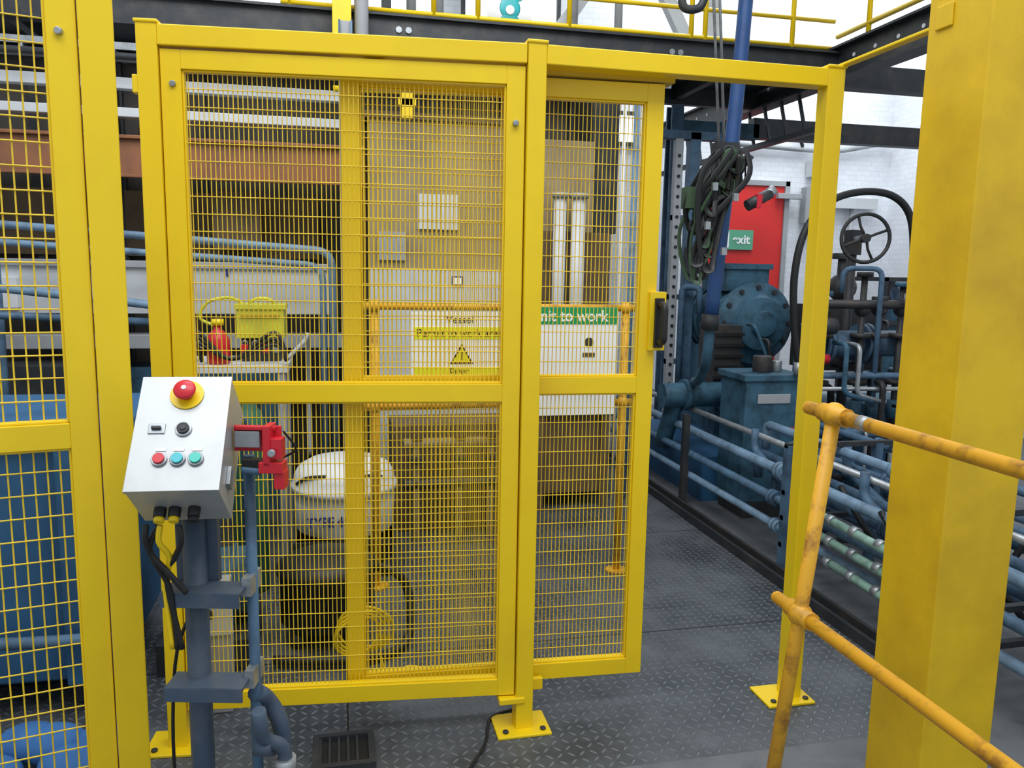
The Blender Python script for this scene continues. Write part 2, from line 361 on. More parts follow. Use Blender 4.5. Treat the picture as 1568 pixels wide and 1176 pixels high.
bs=q-dr*.028; lp.cyl((bs.x,bs.y-.03,1.97),(bs.x+.002,bs.y-.018,1.97),.008,STEEL,n=10)
lp.done(.003)

# ------------------------------------------------------------ column
c=B('yellow_steel_column')
c.bx(1.562,1.787,1.742,1.962,0,5.5,YCOL)
c.bx(1.555,1.562,1.87,1.93,2.145,2.205,YCOL)
c.bx(1.549,1.800,1.729,1.975,4.2,4.24,YCOL)
c.done(.018)

# ------------------------------------------------------------ handrails
h=B('tubular_handrail')
top=Vector((1.155,1.66,1.173)); lo=Vector((1.109,1.67,.673)); dz=(top-lo)/.5
base=lo-dz*.673; base.z=0
h.tube([base,top],.0175,OCH,14)
for b_ in (top,lo):
    h.sph(b_,.03,OCH); h.cyl(b_+Vector((0,-.05,0)),b_+Vector((0,.045,0)),.0225,OCH)
    h.tube([b_+Vector((-.002,.10,.0)),b_+Vector((.012,-2.4,.0))],.0165,OCH,14); h.sph(b_+Vector((-.002,.10,0)),.0165,OCH)
h.cyl(top+Vector((.0,-.1,0)),top+Vector((0,-.13,0)),.0175,STEEL)
h.cyl(base,base+Vector((0,0,.012)),.06,OCH)
h.tube([(base.x+.05,-.6,0),(top.x+.01,-.6,1.173)],.0175,OCH)
h.done()
h=B('tubular_handrail')
Y=3.66
for x in (.17,1.37):
    h.tube([(x,Y,0),(x,Y,1.33)],.0175,OCH)
    for z in (1.33,.87): h.sph((x,Y,z),.03,OCH)
    h.cyl((x,Y,0),(x,Y,.012),.055,OCH)
for z in (1.33,.87): h.tube([(.1,Y,z),(1.42,Y,z)],.0165,OCH)
h.done()
s=B('warning_sign'); Y=3.61
s.bx(.33,.775,Y-.004,Y+.004,.99,1.31,SIGNW); s.bx(.34,.765,Y-.006,Y-.003,1.185,1.24,SIGNY); s.bx(.34,.765,Y-.006,Y-.003,.995,1.055,SIGNY)
for t,m_,dy in ((.062,TXT,0),(.048,SIGNY,-.002)):
    cx,cz=.56,1.115; vs=[Vector((cx+t*math.cos(a),Y-.006+dy,cz-.012+t*math.sin(a))) for a in (rad(90),rad(210),rad(330))]
    k=s.bm.faces.new([s.bm.verts.new(v) for v in vs]); k.material_index=s.mi(m_)
so=s.done()
text('Vessel',.05,(.55,Y-.006,1.275),TXT,so); text('Permit to work area',.05,(.55,Y-.008,1.213),TXT,so,sx=.95)
text('!',.05,(.56,Y-.010,1.108),TXT,so,bold=.002); text('Danger',.03,(.55,Y-.008,1.04),TXT,so); text('authorised access',.024,(.55,Y-.008,1.018),TXT,so)
s=B('permit_to_work_sign')
s.bx(.80,1.31,Y-.004,Y+.004,.82,1.335,SIGNW); s.bx(.80,1.31,Y-.006,Y-.003,1.255,1.335,SIGNG)
s.cyl((1.17,Y-.008,1.17),(1.17,Y-.004,1.17),.022,DST); s.bx(1.14,1.2,Y-.007,Y-.004,1.10,1.12,BRN)
so=s.done()
text('Permit to work',.075,(1.035,Y-.007,1.292),SIGNW,so,bold=.0015,sx=.95)

# ------------------------------------------------------------ control box
CB=Matrix.Translation((-.303,1.722,1.122))@Matrix.Rotation(rad(-4),4,'Z')@Matrix.Rotation(rad(-39),4,'X')
b=B('control_box',CB)
w_,h_,d_=.172,.252,.15
b.bx(-w_/2,w_/2,-d_/2,d_/2,-h_/2,h_/2,INOX); b.bx(-w_/2-.002,w_/2+.002,-d_/2-.004,-d_/2+.006,-h_/2-.002,h_/2+.002,INOX)
F=-d_/2-.004
b.cyl((.004,F,.083),(.004,F-.004,.083),.033,YEL,n=28); b.cyl((.004,F-.004,.083),(.004,F-.018,.083),.014,RED)
b.lathe((.004,F-.016,.083),[(.012,0),(.021,.003),(.022,.010),(.018,.014),(.006,.016),(.001,.0165)],RED,24,(0,-1,0))
b.cyl((.004,F-.032,.083),(.004,F-.034,.083),.005,SIGNW)
b.bx(-.060,-.028,F-.003,F,-.005,.017,STEEL); b.box((-.044,F-.006,.006),(.018,.008,.006),DST)
b.cyl((.007,F,.004),(.007,F-.005,.004),.016,STEEL); b.cyl((.007,F-.005,.004),(.007,F-.010,.004),.012,BLK); b.cyl((.007,F-.010,.004),(.007,F-.012,.004),.006,DST)
for x,m_ in ((-.030,RED),(.004,CYAN),(.038,GREEN)):
    b.cyl((x,F,-.062),(x,F-.006,-.062),.0150,STEEL); b.cyl((x,F-.006,-.062),(x,F-.011,-.062),.0110,m_)
    b.bx(x-.010,x+.010,F-.002,F,-.044,-.037,SIGNW)
b.bx(w_/2,w_/2+.008,-.02,.01,-.09,-.05,STEEL)
for i,x in enumerate((-.040,-.012,.025)):
    b.cyl((x,.01,-h_/2),(x,.01,-h_/2-.02),.012,BLK); b.cyl((x,.01,-h_/2-.02),(x,.01,-h_/2-.03),.010,(YEL if i<2 else BLK))
b.done(.0025)
st=B('control_box_stand')
RZ=Matrix.Rotation(rad(-12.5),4,'Z'); st.M=Matrix.Translation((-.312,1.709,0))@RZ
st.tube([(0,.04,.0),(0,.04,.98)],.025,SLATE,18); st.cyl((0,.04,0),(0,.04,.012),.09,SLATE)
st.tube([(.115,.06,.02),(.115,.06,1.10)],.012,BLU,12)
for z in (.82,.61):
    st.box((.032,0.01,z),(.165,.07,.008),SLATE); st.box((.032,-.024,z-.012),(.165,.006,.03),SLATE)
    st.bx(.105,.125,.02,.09,z-.02,z+.02,STEEL)
st.bx(-.045,.045,.05,.07,.82,1.05,SLATE)
st.tube(catmull([(-.050,-.07,.985),(-.052,-.07,.95),(-.045,-.05,.9),(-.025,-.03,.83),(-.02,-.02,.7)]),.006,BLK,8)
st.tube(catmull([(-.022,-.07,.985),(-.026,-.07,.95),(-.015,-.05,.91),(-.035,-.03,.84),(-.03,-.02,.7)]),.006,YEL,8)
st.tube(catmull([(.016,-.07,.985),(.018,-.07,.95),(-.005,-.05,.91),(-.03,-.035,.86),(-.01,-.02,.7)]),.006,BLK,8)
st.tube(catmull([(-.03,-.06,.98),(-.05,-.06,.93),(-.02,-.05,.88),(.01,-.035,.83)]),.006,BLK,8)
st.tube(fillet([(.16,.1,0),(.16,.1,.46),(.13,.1,.52),(.115,.06,.56)],.05),.02,SLATE)
st.tube(fillet([(.18,.05,.30),(.18,.05,.44),(.14,.02,.47),(.14,.0,.55)],.05),.016,SLATE); st.cyl((.18,.05,.37),(.18,.05,.41),.024,STEEL)
st.cyl((.16,.03,.45),(.12,.03,.45),.022,SLATE)
st.tube(catmull([(-.05,.1,0),(-.10,.12,.3),(-.08,.1,.6),(-.02,.06,.75)]),.004,BLK,8)
st.done()
k=B('interlock_switch',Matrix.Translation((-.178,1.712,-.022))@RZ)
k.bx(-.035,.05,.0,.012,1.182,1.190,RED); k.bx(-.035,.018,.0,.03,1.145,1.180,STEEL); k.bx(-.04,.06,.012,.02,1.135,1.19,RED)
k.bx(.03,.045,-.02,.03,1.11,1.195,RED); k.bx(.02,.07,-.02,.02,1.095,1.118,RED); k.bx(.04,.068,-.015,.015,1.125,1.168,RED); k.bx(-.02,.03,-.005,.02,1.095,1.12,BLK)
k.bx(.05,.072,-.015,.02,1.06,1.098,RED); k.tube([(-.02,.0,1.098),(.02,.0,1.094)],.009,BLU); k.cyl((.05,-.02,1.14),(.05,-.03,1.14),.008,STEEL)
k.tube(catmull([(.065,.01,1.18),(.085,.03,1.14),(.065,.05,1.12),(.02,.05,1.10)]),.003,BLK,6)
k.done(.002)

# ------------------------------------------------------------ left background
t=B('blue_storage_tank')
t.bx(-2.6,-.74,2.75,3.5,.12,.93,DBL); t.bx(-2.64,-.70,2.71,3.54,.93,.97,DBL)
for x in (-2.5,-1.9,-1.3,-.85): t.bx(x-.03,x+.03,2.70,2.75,.12,.93,DBL)
for x in (-2.5,-.85):
    for y in (2.85,3.4): t.bx(x-.04,x+.04,y-.04,y+.04,0,.12,DST)
t.tube(fillet([(-2.5,2.66,.35),(-.9,2.66,.3),(-.66,2.66,.3),(-.66,2.66,0.02)],.1),.02,BLU)
t.done(.01)
t=B('blue_cloth_pile')
for i in range(9): t.sph((-1.25+i*.07,2.35+random.uniform(-.05,.08),.06+random.uniform(0,.05)),.09,CLOTH,(1,.8,.6))
t.done()
t=B('grey_junction_box'); t.bx(-.50,-.36,2.66,2.74,.0,.46,GRY); t.bx(-.51,-.35,2.65,2.66,.28,.45,LGR); t.cyl((-.43,2.65,.36),(-.43,2.64,.36),.02,DST); t.done(.004)
e=B('machine_enclosure')
e.bx(-3.9,1.85,5.5,5.62,0,2.75,DBR)
for i in range(12): e.bx(-3.7+i*.48,-3.66+i*.48,5.46,5.5,0,2.7,DST)
e.bx(-3.9,-.1,5.44,5.46,1.55,1.95,BRN)
e.done()
e=B('press_frame')
e.bx(-3.6,.18,4.95,5.15,2.0,2.19,RUST); e.bx(-3.6,.18,4.92,4.96,1.98,2.0,RUST); e.bx(-3.6,.18,4.92,4.96,2.19,2.21,RUST)
e.bx(-3.6,.16,4.95,5.02,2.31,2.36,LGR); e.bx(-3.6,.16,4.95,5.02,2.46,2.52,LGR); e.bx(-3.6,.16,5.0,5.05,2.62,2.66,GRY)
e.bx(-3.6,.0,4.9,5.1,1.22,1.50,LGR); e.bx(-3.6,.0,4.88,4.92,1.48,1.52,GRY); e.bx(-3.6,.05,4.9,5.1,1.02,1.10,GRY)
for x in (-3.4,-2.3,-1.25,.1): e.bx(x-.06,x+.06,4.97,5.1,0,2.68,DST)
e.bx(-3.3,-.3,5.0,5.3,.0,.9,TEAL); e.bx(-2.4,-1.3,4.7,5.0,.5,.95,DST)
e.bx(-.72,-.45,5.2,5.35,1.6,1.95,BRN); e.bx(-1.1,-.85,5.1,5.3,2.22,2.3,BRN)
e.bx(-.62,-.60,4.89,4.9,1.44,1.49,NAVY); e.bx(-2.1,-1.7,4.85,4.9,1.25,1.42,WHT)
e.done(.004)
e=B('blue_pipe_rail')
Y=4.6
e.tube(fillet([(-3.2,Y,1.79),(-1.66,Y,1.69),(-.02,Y,1.59),(-.01,Y,.0)],.09),.02,LBL)
e.tube(fillet([(-3.2,Y,1.69),(-1.66,Y,1.60),(-.07,Y,1.51),(-.07,Y,.0)],.09),.018,LBL)
e.tube(fillet([(-3.2,Y-.1,1.43),(-1.66,Y-.1,1.37),(-.95,Y-.1,1.29),(-.82,Y-.1,1.27),(-.82,Y-.1,0)],.08),.022,LBL)
e.tube([(-3.2,Y-.1,1.30),(-.95,Y-.1,1.20)],.02,BLU)
for x in (-3.0,-1.7): e.tube([(x,Y,0),(x,Y,1.8)],.02,BLU)
e.done()
e=B('steel_stanchion'); e.bx(.03,.10,4.38,4.40,0,2.75,GRY); e.bx(.03,.04,4.36,4.44,0,2.75,BLU); e.bx(.09,.10,4.36,4.44,0,2.75,LBL); e.bx(-.02,.15,4.3,4.5,0,.015,DST); e.done()
e=B('electrical_cabinet')
e.bx(.2,1.06,4.95,5.4,1.5,2.38,TAN); e.bx(.2,1.06,4.93,5.4,.1,1.5,LGR); e.bx(.18,1.08,4.92,5.42,0,.1,DST)
e.bx(.49,.74,4.93,4.95,1.74,1.95,LGR); e.bx(.18,1.08,4.93,5.42,2.38,2.42,BRN)
e.bx(.625,.635,4.925,4.94,.1,1.5,DST); e.bx(.70,.77,4.92,4.93,1.40,1.46,NAVY); e.bx(.71,.76,4.918,4.92,1.41,1.45,SIGNW)
e.bx(.25,.42,4.93,4.95,1.55,1.72,GRY); e.cyl((.55,4.93,.9),(.55,4.9,.9),.02,DST)
e.done(.004)
e=B('electrical_cabinet')
e.bx(1.15,1.62,5.0,5.4,1.75,2.32,TAN); e.bx(1.15,1.75,5.0,5.4,.1,1.75,BRN); e.bx(1.14,1.76,5.0,5.4,0,.1,DST); e.bx(1.62,1.8,5.05,5.4,1.75,2.6,DST)
e.done(.004)
e=B('vertical_process_pipes')
for x,r in ((1.36,.04),(1.48,.045)):
    e.tube([(x,4.85,0.7),(x,4.85,1.95)],r,LGR,14); e.cyl((x,4.85,1.95),(x,4.85,1.98),r*1.4,GRY); e.cyl((x,4.85,.7),(x,4.85,.67),r*1.5,GRY)
e.bx(1.2,1.7,4.7,4.98,.62,.67,BRN); e.bx(1.22,1.26,4.72,4.76,0,.62,BRN); e.bx(1.64,1.68,4.72,4.76,0,.62,BRN); e.bx(1.24,1.66,4.76,4.96,.1,.6,BRN)
e.tube([(1.86,4.9,0),(1.86,4.9,2.83)],.02,LBL); e.tube([(1.78,4.9,0),(1.78,4.9,2.83)],.012,WHT)
e.done()
e=B('overhead_cable_tray')
for k_ in range(4): e.bx(-3.5,2.2,5.18+k_*.08,5.2+k_*.08,2.72+.02*k_,2.76+.02*k_,STEEL)
for i in range(24): e.bx(-3.4+i*.24,-3.38+i*.24,5.18,5.45,2.70,2.72,STEEL)
e.tube([(-3.5,4.86,2.6),(1.7,4.86,2.62)],.02,DST); e.tube([(0,4.8,2.5),(1.7,4.8,2.55)],.018,YEL)
e.bx(.38,.44,4.72,4.78,2.35,2.6,YEL); e.bx(.36,.46,4.72,4.78,2.42,2.46,YEL)
e.done()
e=B('yellow_lockout_case')
e.bx(-.49,-.26,4.2,4.4,1.14,1.29,LIME); e.bx(-.50,-.25,4.19,4.41,1.285,1.31,LIME); e.bx(-.47,-.28,4.185,4.2,1.25,1.262,DKY)
e.bx(-.47,-.28,4.22,4.38,1.021,1.14,IRON)
for i,(x,m_) in enumerate(((-.45,RED),(-.40,BLK),(-.35,RED),(-.30,STEEL))):
    e.bx(x-.016,x+.016,4.165,4.185,1.07,1.11,m_); e.ring((x,4.175,1.115),(0,1,0),.014,.003,STEEL,14,6)
e.tube(catmull([(-.46,4.3,1.30),(-.52,4.25,1.34),(-.62,4.2,1.32),(-.66,4.2,1.24),(-.58,4.2,1.2)]),.008,LIME,8)
e.tube(catmull([(-.44,4.3,1.31),(-.40,4.28,1.335),(-.34,4.28,1.335),(-.31,4.3,1.31)]),.008,LIME,8); e.done(.003)
e=B('workbench')
e.bx(-.78,-.235,4.05,4.5,.98,1.02,LGR)
for x in (-.75,-.27):
    for y in (4.08,4.46): e.bx(x-.02,x+.02,y-.02,y+.02,0,.98,GRY)
e.bx(-.75,-.27,4.08,4.48,.55,.57,GRY); e.bx(-.70,-.40,4.1,4.4,.57,.9,TEAL); e.done(.003)
e=B('red_pressure_bottle')
e.lathe((-.57,4.13,1.02),[(.05,0),(.055,.01),(.055,.12),(.04,.15),(.02,.17),(.02,.2)],RED); e.cyl((-.57,4.13,1.21),(-.57,4.13,1.24),.03,YEL); e.done()
e=B('coiled_black_hose')
for i in range(3): e.tube(catmull([(-.70+.03*i,4.08,1.035),(-.66,4.06,1.13+.03*i),(-.5,4.055,1.05),(-.30,4.06,1.12+.03*i),(-.24,4.04,1.04)]),.010,BLK,8)
e.tube(catmull([(-.24,4.05,1.05),(-.16,4.09,1.13),(-.14,4.12,1.15),(-.15,4.30,.9),(-.15,4.32,.5)]),.012,GRY,8)
e.done()
e=B('drum_dolly')
e.bx(-.2,.26,3.78,4.22,.10,.20,BLK); e.bx(-.22,.28,3.76,4.24,.17,.2,DST)
for x in (-.16,.22):
    for y in (3.82,4.18): e.cyl((x-.015,y,.05),(x+.015,y,.05),.05,BLK)
e.done()
e=B('white_drum')
e.lathe((.03,4.0,.2),[(.225,0),(.24,.015),(.25,.15),(.25,.205),(.262,.21),(.262,.235),(.25,.245),(.247,.28),(.225,.32),(.17,.35),(.09,.365),(.01,.37)],WHT,40)
e.tube(catmull([(-.20,3.90,.455),(-.15,3.83,.50),(-.06,3.79,.515)]),.008,IRON,8)
e.tube(catmull([(-.02,3.86,.54),(.05,3.84,.545),(.12,3.88,.54)]),.008,IRON,8)
e.tube(catmull([(.12,3.79,.51),(.19,3.83,.50),(.24,3.90,.46)]),.008,IRON,8)
do=e.done(); text('TYPE 46',.07,(-.05,3.742,.30),NAVY,do,bold=.002,sx=.8)
e=B('industrial_vacuum')
e.lathe((-.05,3.2,.07),[(.17,0),(.19,.02),(.19,.20),(.2,.21),(.2,.24),(.15,.27),(.06,.29),(.01,.295)],BLK)
for a in range(4): e.sph((-.05+.15*math.cos(a*1.57+.7),3.2+.15*math.sin(a*1.57+.7),.035),.035,DST)
e.tube(catmull([(.1,3.2,.28),(.2,3.1,.30),(.27,3.1,.2),(.25,3.0,.03),(.05,2.9,.03),(-.25,2.95,.03)]),.018,BLK)
e.cyl((-.13,3.2,.29),(.03,3.2,.29),.02,STEEL); e.done()
e=B('yellow_hose_coil')
for i in range(4): e.ring((.06+.01*i,2.80+.01*i,.17+.004*i),(.15*i-.3,1,.3),.085+.006*i,.005,YEL,28,6)
e.tube(catmull([(.14,2.80,.10),(.17,2.78,.01),(.25,2.85,.01),(.33,2.8,.01)]),.005,YEL,6); e.done()
e=B('green_gas_cylinder'); e.lathe((-.40,3.75,0),[(.07,0),(.08,.01),(.08,.75),(.06,.84),(.03,.88),(.03,.93)],DGRN); e.done()
e=B('process_pump_skid')
e.bx(-.66,-.32,2.95,3.35,.0,.12,DST); e.cyl((-.62,3.15,.28),(-.34,3.15,.28),.13,TEAL,n=24)
for x in (-.56,-.48,-.40): e.ring((x,3.15,.28),(1,0,0),.135,.009,TEAL)
e.bx(-.53,-.40,3.1,3.2,.1,.2,TEAL); e.tube(fillet([(-.48,3.15,.4),(-.48,3.15,.9),(-.36,3.3,.9),(-.36,3.3,.1)],.06),.022,BLU)
e.cyl((-.6,3.05,.7),(-.6,3.05,.12),.035,STEEL); e.done()
e=B('valve_manifold')
e.tube([(.35,4.3,.55),(.95,4.3,.55)],.03,TAN); e.tube([(.35,4.3,.32),(.95,4.3,.32)],.03,IRON)
for x in (.42,.66,.84):
    e.tube([(x,4.3,0),(x,4.3,.62)],.022,TAN); e.bx(x-.03,x+.03,4.26,4.34,.58,.66,BRN); e.cyl((x,4.3,.44),(x,4.3,.48),.045,IRON)
e.bx(.3,1.0,4.45,4.8,0,.62,BRN)
e.done(.004)
e=B('floor_drain_grate'); e.bx(-.09,.10,2.42,2.44,0,.02,DST); e.bx(-.09,.10,2.26,2.28,0,.02,DST); e.bx(-.09,-.07,2.28,2.42,0,.02,DST); e.bx(.08,.10,2.28,2.42,0,.02,DST); e.bx(-.07,.08,2.28,2.42,0,.006,BLK)
for i in range(5): e.bx(-.07+.028*i,-.062+.028*i,2.28,2.42,.006,.016,DST)
e.done()
e=B('black_floor_cable'); e.tube(catmull([(.34,2.14,.008),(.38,2.2,.008),(.43,2.28,.008),(.455,2.34,.008),(.47,2.40,.008),(.5,2.46,.008),(.62,2.5,.008)]),.005,BLK,8); e.done()

# ------------------------------------------------------------ right side plant
k=B('floor_kerb_channel'); k.bx(2.08,2.10,2.6,8.0,0,.05,DST); k.bx(2.10,2.15,2.6,8.0,0,.01,DST); k.bx(2.15,2.17,2.6,8.0,0,.05,IRON); k.done()
r=B('pipe_rack')
defs=[(2.24,.20,.022,LBL),(2.24,.34,.024,BLU),(2.30,.47,.028,LBL),(2.38,.58,.018,STEEL),(2.46,.45,.026,BLU),(2.5,.62,.026,LBL),(2.58,.3,.03,BLU),(2.66,.5,.02,BLU),(2.74,.2,.035,BLU),(2.8,.62,.022,BLU),(2.9,.4,.03,BLU),(3.05,.3,.04,TEAL)]
for i,(x,z,rr,mm) in enumerate(defs):
    y0=.8 if i%3 else 1.9; y1=7.6-.5*(i%4)
    if x>2.4: y1=4.15
    r.tube(fillet([(x,y0,z),(x,y1,z),(x,y1+.08,z),(x,y1+.08,z-.15)],.08),rr,mm)
    for y in (2.4+.13*i,3.6+.04*i) + ((5.5+.07*i,) if y1>5.6 else ()):
        r.cyl((x,y,z),(x,y+.03,z),rr*1.7,mm); r.cyl((x,y+.035,z),(x,y+.065,z),rr*1.7,mm)
for y in (1.3,2.35,3.5):
    for x in (2.2,2.7,3.1): r.bx(x-.02,x+.02,y-.02,y+.02,0,.66,BLU)
    for z in (.15,.29,.42,.66): r.bx(2.18,3.12,y-.015,y+.015,z-.012,z+.012,DST)
for y in (4.7,5.9,7.0):
    r.bx(2.18,2.22,y-.02,y+.02,0,.6,DST)
for (x,y) in ((2.35,4.1),(2.34,3.1),(2.6,3.6)):
    r.tube(fillet([(x,y,.62),(x,y,.5),(x,y-.3,.4),(x+.3,y-.3,.1)],.06),.022,BLU)
for (x,y) in ((2.28,2.9),(2.36,3.3),(2.42,2.6)):
    r.tube(catmull([(x,y,.5),(x+.05,y-.2,.3),(x+.25,y-.25,.15),(x+.5,y-.3,.5)]),.014,BLK,8)
r.done()
r=B('green_braided_hoses')
for i in range(3):
    z=.40-.10*i; r.tube([(2.19,3.3-.1*i,z),(2.17,2.3,z-.01)],.020,PGR)
    for q in range(5): r.cyl((2.185,2.4+q*.17,z),(2.185,2.44+q*.17,z),.025,STEEL)
r.done()
pu=B('hydraulic_pump_unit')
pu.bx(2.35,4.3,4.75,6.1,.0,.30,DBL)
pu.cyl((3.0,5.35,1.15),(3.0,6.05,1.15),.26,TEAL,n=32)
for i in range(7): pu.ring((3.0,5.45+i*.08,1.15),(0,1,0),.265,.012,TEAL)
pu.lathe((3.0,5.36,1.15),[(.30,0),(.30,.03),(.23,.05),(.2,.07),(.19,.12),(.1,.13),(.09,.17),(.02,.18)],TEAL,32,(0,-1,0))
for a in range(12): q=a*math.pi/6; pu.cyl((3.0+.26*math.cos(q),5.32,1.15+.26*math.sin(q)),(3.0+.26*math.cos(q),5.30,1.15+.26*math.sin(q)),.018,DST,n=6)
pu.ring((3.0,5.27,1.15),(0,1,0),.16,.014,DST)
pu.bx(2.79,3.13,5.4,5.8,1.38,1.56,TEAL); pu.bx(2.77,3.15,5.38,5.82,1.54,1.58,TEAL); pu.bx(2.8,3.2,5.4,6.0,.3,.95,TEAL)
pu.cyl((2.15,5.0,.68),(2.6,5.0,.68),.085,TEAL); pu.cyl((2.60,5.0,.68),(2.63,5.0,.68),.12,TEAL); pu.cyl((2.3,5.0,.68),(2.33,5.0,.68),.11,TEAL); pu.tube(fillet([(2.26,5.0,.68),(2.26,5.0,.68),(2.26,5.2,.3)],.1),.06,TEAL)
pu.bx(2.55,2.75,5.05,5.3,.75,1.15,IRON); pu.bx(2.6,2.7,5.1,5.25,.3,.75,TEAL)
for i in range(5): pu.bx(2.54,2.76,5.03,5.05,.78+.075*i,.80+.075*i,BLK)
pu.bx(3.25,3.75,4.9,5.25,.85,1.3,IRON); pu.cyl((3.35,4.9,1.2),(3.35,4.82,1.2),.12,IRON); pu.cyl((3.6,4.9,1.05),(3.6,4.8,1.05),.1,IRON)
pu.sph((3.5,5.05,1.42),.10,IRON); pu.cyl((3.5,5.05,1.4),(3.5,5.05,1.62),.04,IRON); pu.cyl((3.5,5.05,1.62),(3.5,5.05,1.66),.08,IRON)
pu.bx(2.85,4.2,4.85,5.3,.3,.62,TEAL)
for i in range(16):
    x=2.70+.1*i; y=4.80-.02*(i%3); z=random.uniform(.7,1.25)
    pu.tube(fillet([(x,y+.1,z),(x,y,z),(x+random.uniform(-.1,.15),y,z-.25),(x+.1,y,.35)],.05),random.uniform(.01,.024),random.choice([BLU,IRON,TEAL,BLK]))
pu.done(.006)
ca=B('pump_control_cabinet'); ca.bx(2.44,2.80,4.36,4.68,.0,.10,DST); ca.bx(2.42,2.80,4.36,4.68,.10,.86,TEAL); ca.bx(2.40,2.82,4.34,4.70,.86,.90,TEAL); ca.bx(2.5,2.72,4.35,4.36,.72,.78,GRY); ca.cyl((2.74,4.36,.55),(2.74,4.34,.55),.02,RED)
ca.cyl((2.6,4.5,.90),(2.6,4.5,1.0),.06,IRON); ca.cyl((2.7,4.5,.90),(2.7,4.5,.97),.03,STEEL); ca.done(.01)
vb=B('valve_bank')
vb.tube([(2.95,4.55,1.07),(4.2,4.55,1.07)],.085,BLU,20)
for x in (3.0,3.3,3.7,4.0): vb.cyl((x,4.55,1.07),(x+.03,4.55,1.07),.13,BLU,n=24); vb.cyl((x+.04,4.55,1.07),(x+.07,4.55,1.07),.13,BLU,n=24)
for x in (2.95,3.22,3.34,3.5,3.62,3.9):
    hh=random.uniform(1.35,1.55)
    vb.tube([(x,4.42,.3),(x,4.42,hh)],.02,IRON); vb.sph((x,4.42,1.3),.05,IRON); vb.cyl((x,4.42,1.12),(x,4.42,1.15),.065,IRON); vb.cyl((x,4.42,hh-.03),(x,4.42,hh),.05,random.choice([TEAL,IRON]))
    vb.cyl((x,4.42,.82),(x,4.42,.85),.06,IRON); vb.cyl((x,4.42,.6),(x,4.42,.72),.04,TEAL)
vb.tube([(2.85,4.38,1.33),(4.2,4.38,1.33)],.028,IRON); vb.tube([(2.85,4.3,.9),(4.2,4.3,.88)],.02,BLU); vb.tube([(2.85,4.28,.82),(4.2,4.28,.8)],.014,STEEL); vb.tube([(2.85,4.3,.55),(4.2,4.3,.5)],.035,BLU)
for x in (2.9,4.1): vb.bx(x-.04,x+.04,4.5,4.58,0,1.0,TEAL)
vb.tube(fillet([(3.05,4.4,1.4),(3.05,4.4,1.55),(3.25,4.3,1.55),(3.25,4.3,.7)],.06),.016,BLU)
for i in range(14):
    x=2.9+.09*i; z=random.uniform(.5,1.1); vb.tube(fillet([(x,4.35,z),(x,4.22,z),(x,4.22,z-.3),(x+.2,4.22,z-.35)],.05),.010+.01*random.random(),random.choice([BLU,STEEL,IRON,TEAL,BLK]))
vb.cyl((2.85,4.30,1.2),(2.95,4.30,1.2),.05,IRON); vb.cyl((2.84,4.3,1.0),(2.92,4.3,1.0),.03,RED)
vb.done()
# large black curved hose arching over the valves
bh=B('black_curved_hose')
bh.tube(catmull([(2.74,4.32,.95),(2.69,4.32,1.2),(2.67,4.32,1.5),(2.72,4.32,1.76),(2.86,4.32,1.93),(3.06,4.32,2.0),(3.28,4.32,1.99),(3.42,4.32,1.88),(3.47,4.32,1.65),(3.47,4.32,1.38)]),.022,BLK,12)
bh.cyl((2.74,4.32,.90),(2.74,4.32,.98),.03,STEEL); bh.cyl((3.47,4.32,1.33),(3.47,4.32,1.40),.03,STEEL); bh.done()
def wheel(name,c,ax,R,stem,ns=4):
    w=B(name); ax=Vector(ax).normalized(); c=Vector(c)
    w.ring(c,ax,R,.012,IRON,40,10); w.cyl(c-ax*.02,c+ax*.03,.028,IRON)
    a=ax.orthogonal().normalized(); b=ax.cross(a)
    for i in range(ns):
        d=a*math.cos(i*2*math.pi/ns+.4)+b*math.sin(i*2*math.pi/ns+.4); w.tube([c+d*.03,c+d*R*.5+ax*.02,c+d*R],.009,IRON,8)
    w.tube([c,c+ax*stem],.02,STEEL); e=c+ax*stem
    w.bx(e.x-.04,e.x+.04,e.y-.04,e.y+.04,e.z-.10,e.z+.06,IRON); w.tube([e,(e.x,e.y,.3)],.03,IRON); w.cyl((e.x,e.y,.9),(e.x,e.y,.94),.09,IRON); w.cyl((e.x,e.y,0),(e.x,e.y,.35),.06,TEAL)
    w.done()
wheel('valve_handwheel',(3.26,4.50,1.74),(.25,1,0),.15,.2)
t=B('steel_machine_frame')
for x in (4.9,5.4,5.9):
    for y in (6.45,7.0): t.bx(x-.03,x+.03,y-.03,y+.03,0,1.5,DST)
for z in (.6,1.1,1.5): t.bx(4.87,5.93,6.42,6.48,z-.04,z,DST); t.bx(4.87,5.93,6.97,7.03,z-.04,z,DST)
t.bx(4.95,5.85,6.5,6.95,.6,1.25,TEAL); t.cyl((5.0,6.42,1.35),(5.8,6.42,1.35),.07,BLU); t.done(.004)
t=B('blue_support_frame')
t.bx(2.62,2.70,5.75,5.83,0,2.55,BLU); t.bx(2.50,2.56,5.75,5.80,0,2.5,GRY); t.bx(2.4,3.0,5.75,5.83,2.50,2.56,BLU)
for i in range(30): t.cyl((2.53,5.74,.2+i*.075),(2.53,5.752,.2+i*.075),.012,BLK,n=8)
for z in (.8,1.3,1.9): t.bx(2.5,2.7,5.76,5.8,z,z+.04,BLU)
t.tube(fillet([(2.58,5.7,.35),(2.58,5.7,1.4),(2.68,5.6,1.4),(2.68,5.6,1.2)],.05),.025,BLU)
t.bx(2.60,2.72,5.70,5.75,1.5,1.7,DST); t.done()
Y=4.25
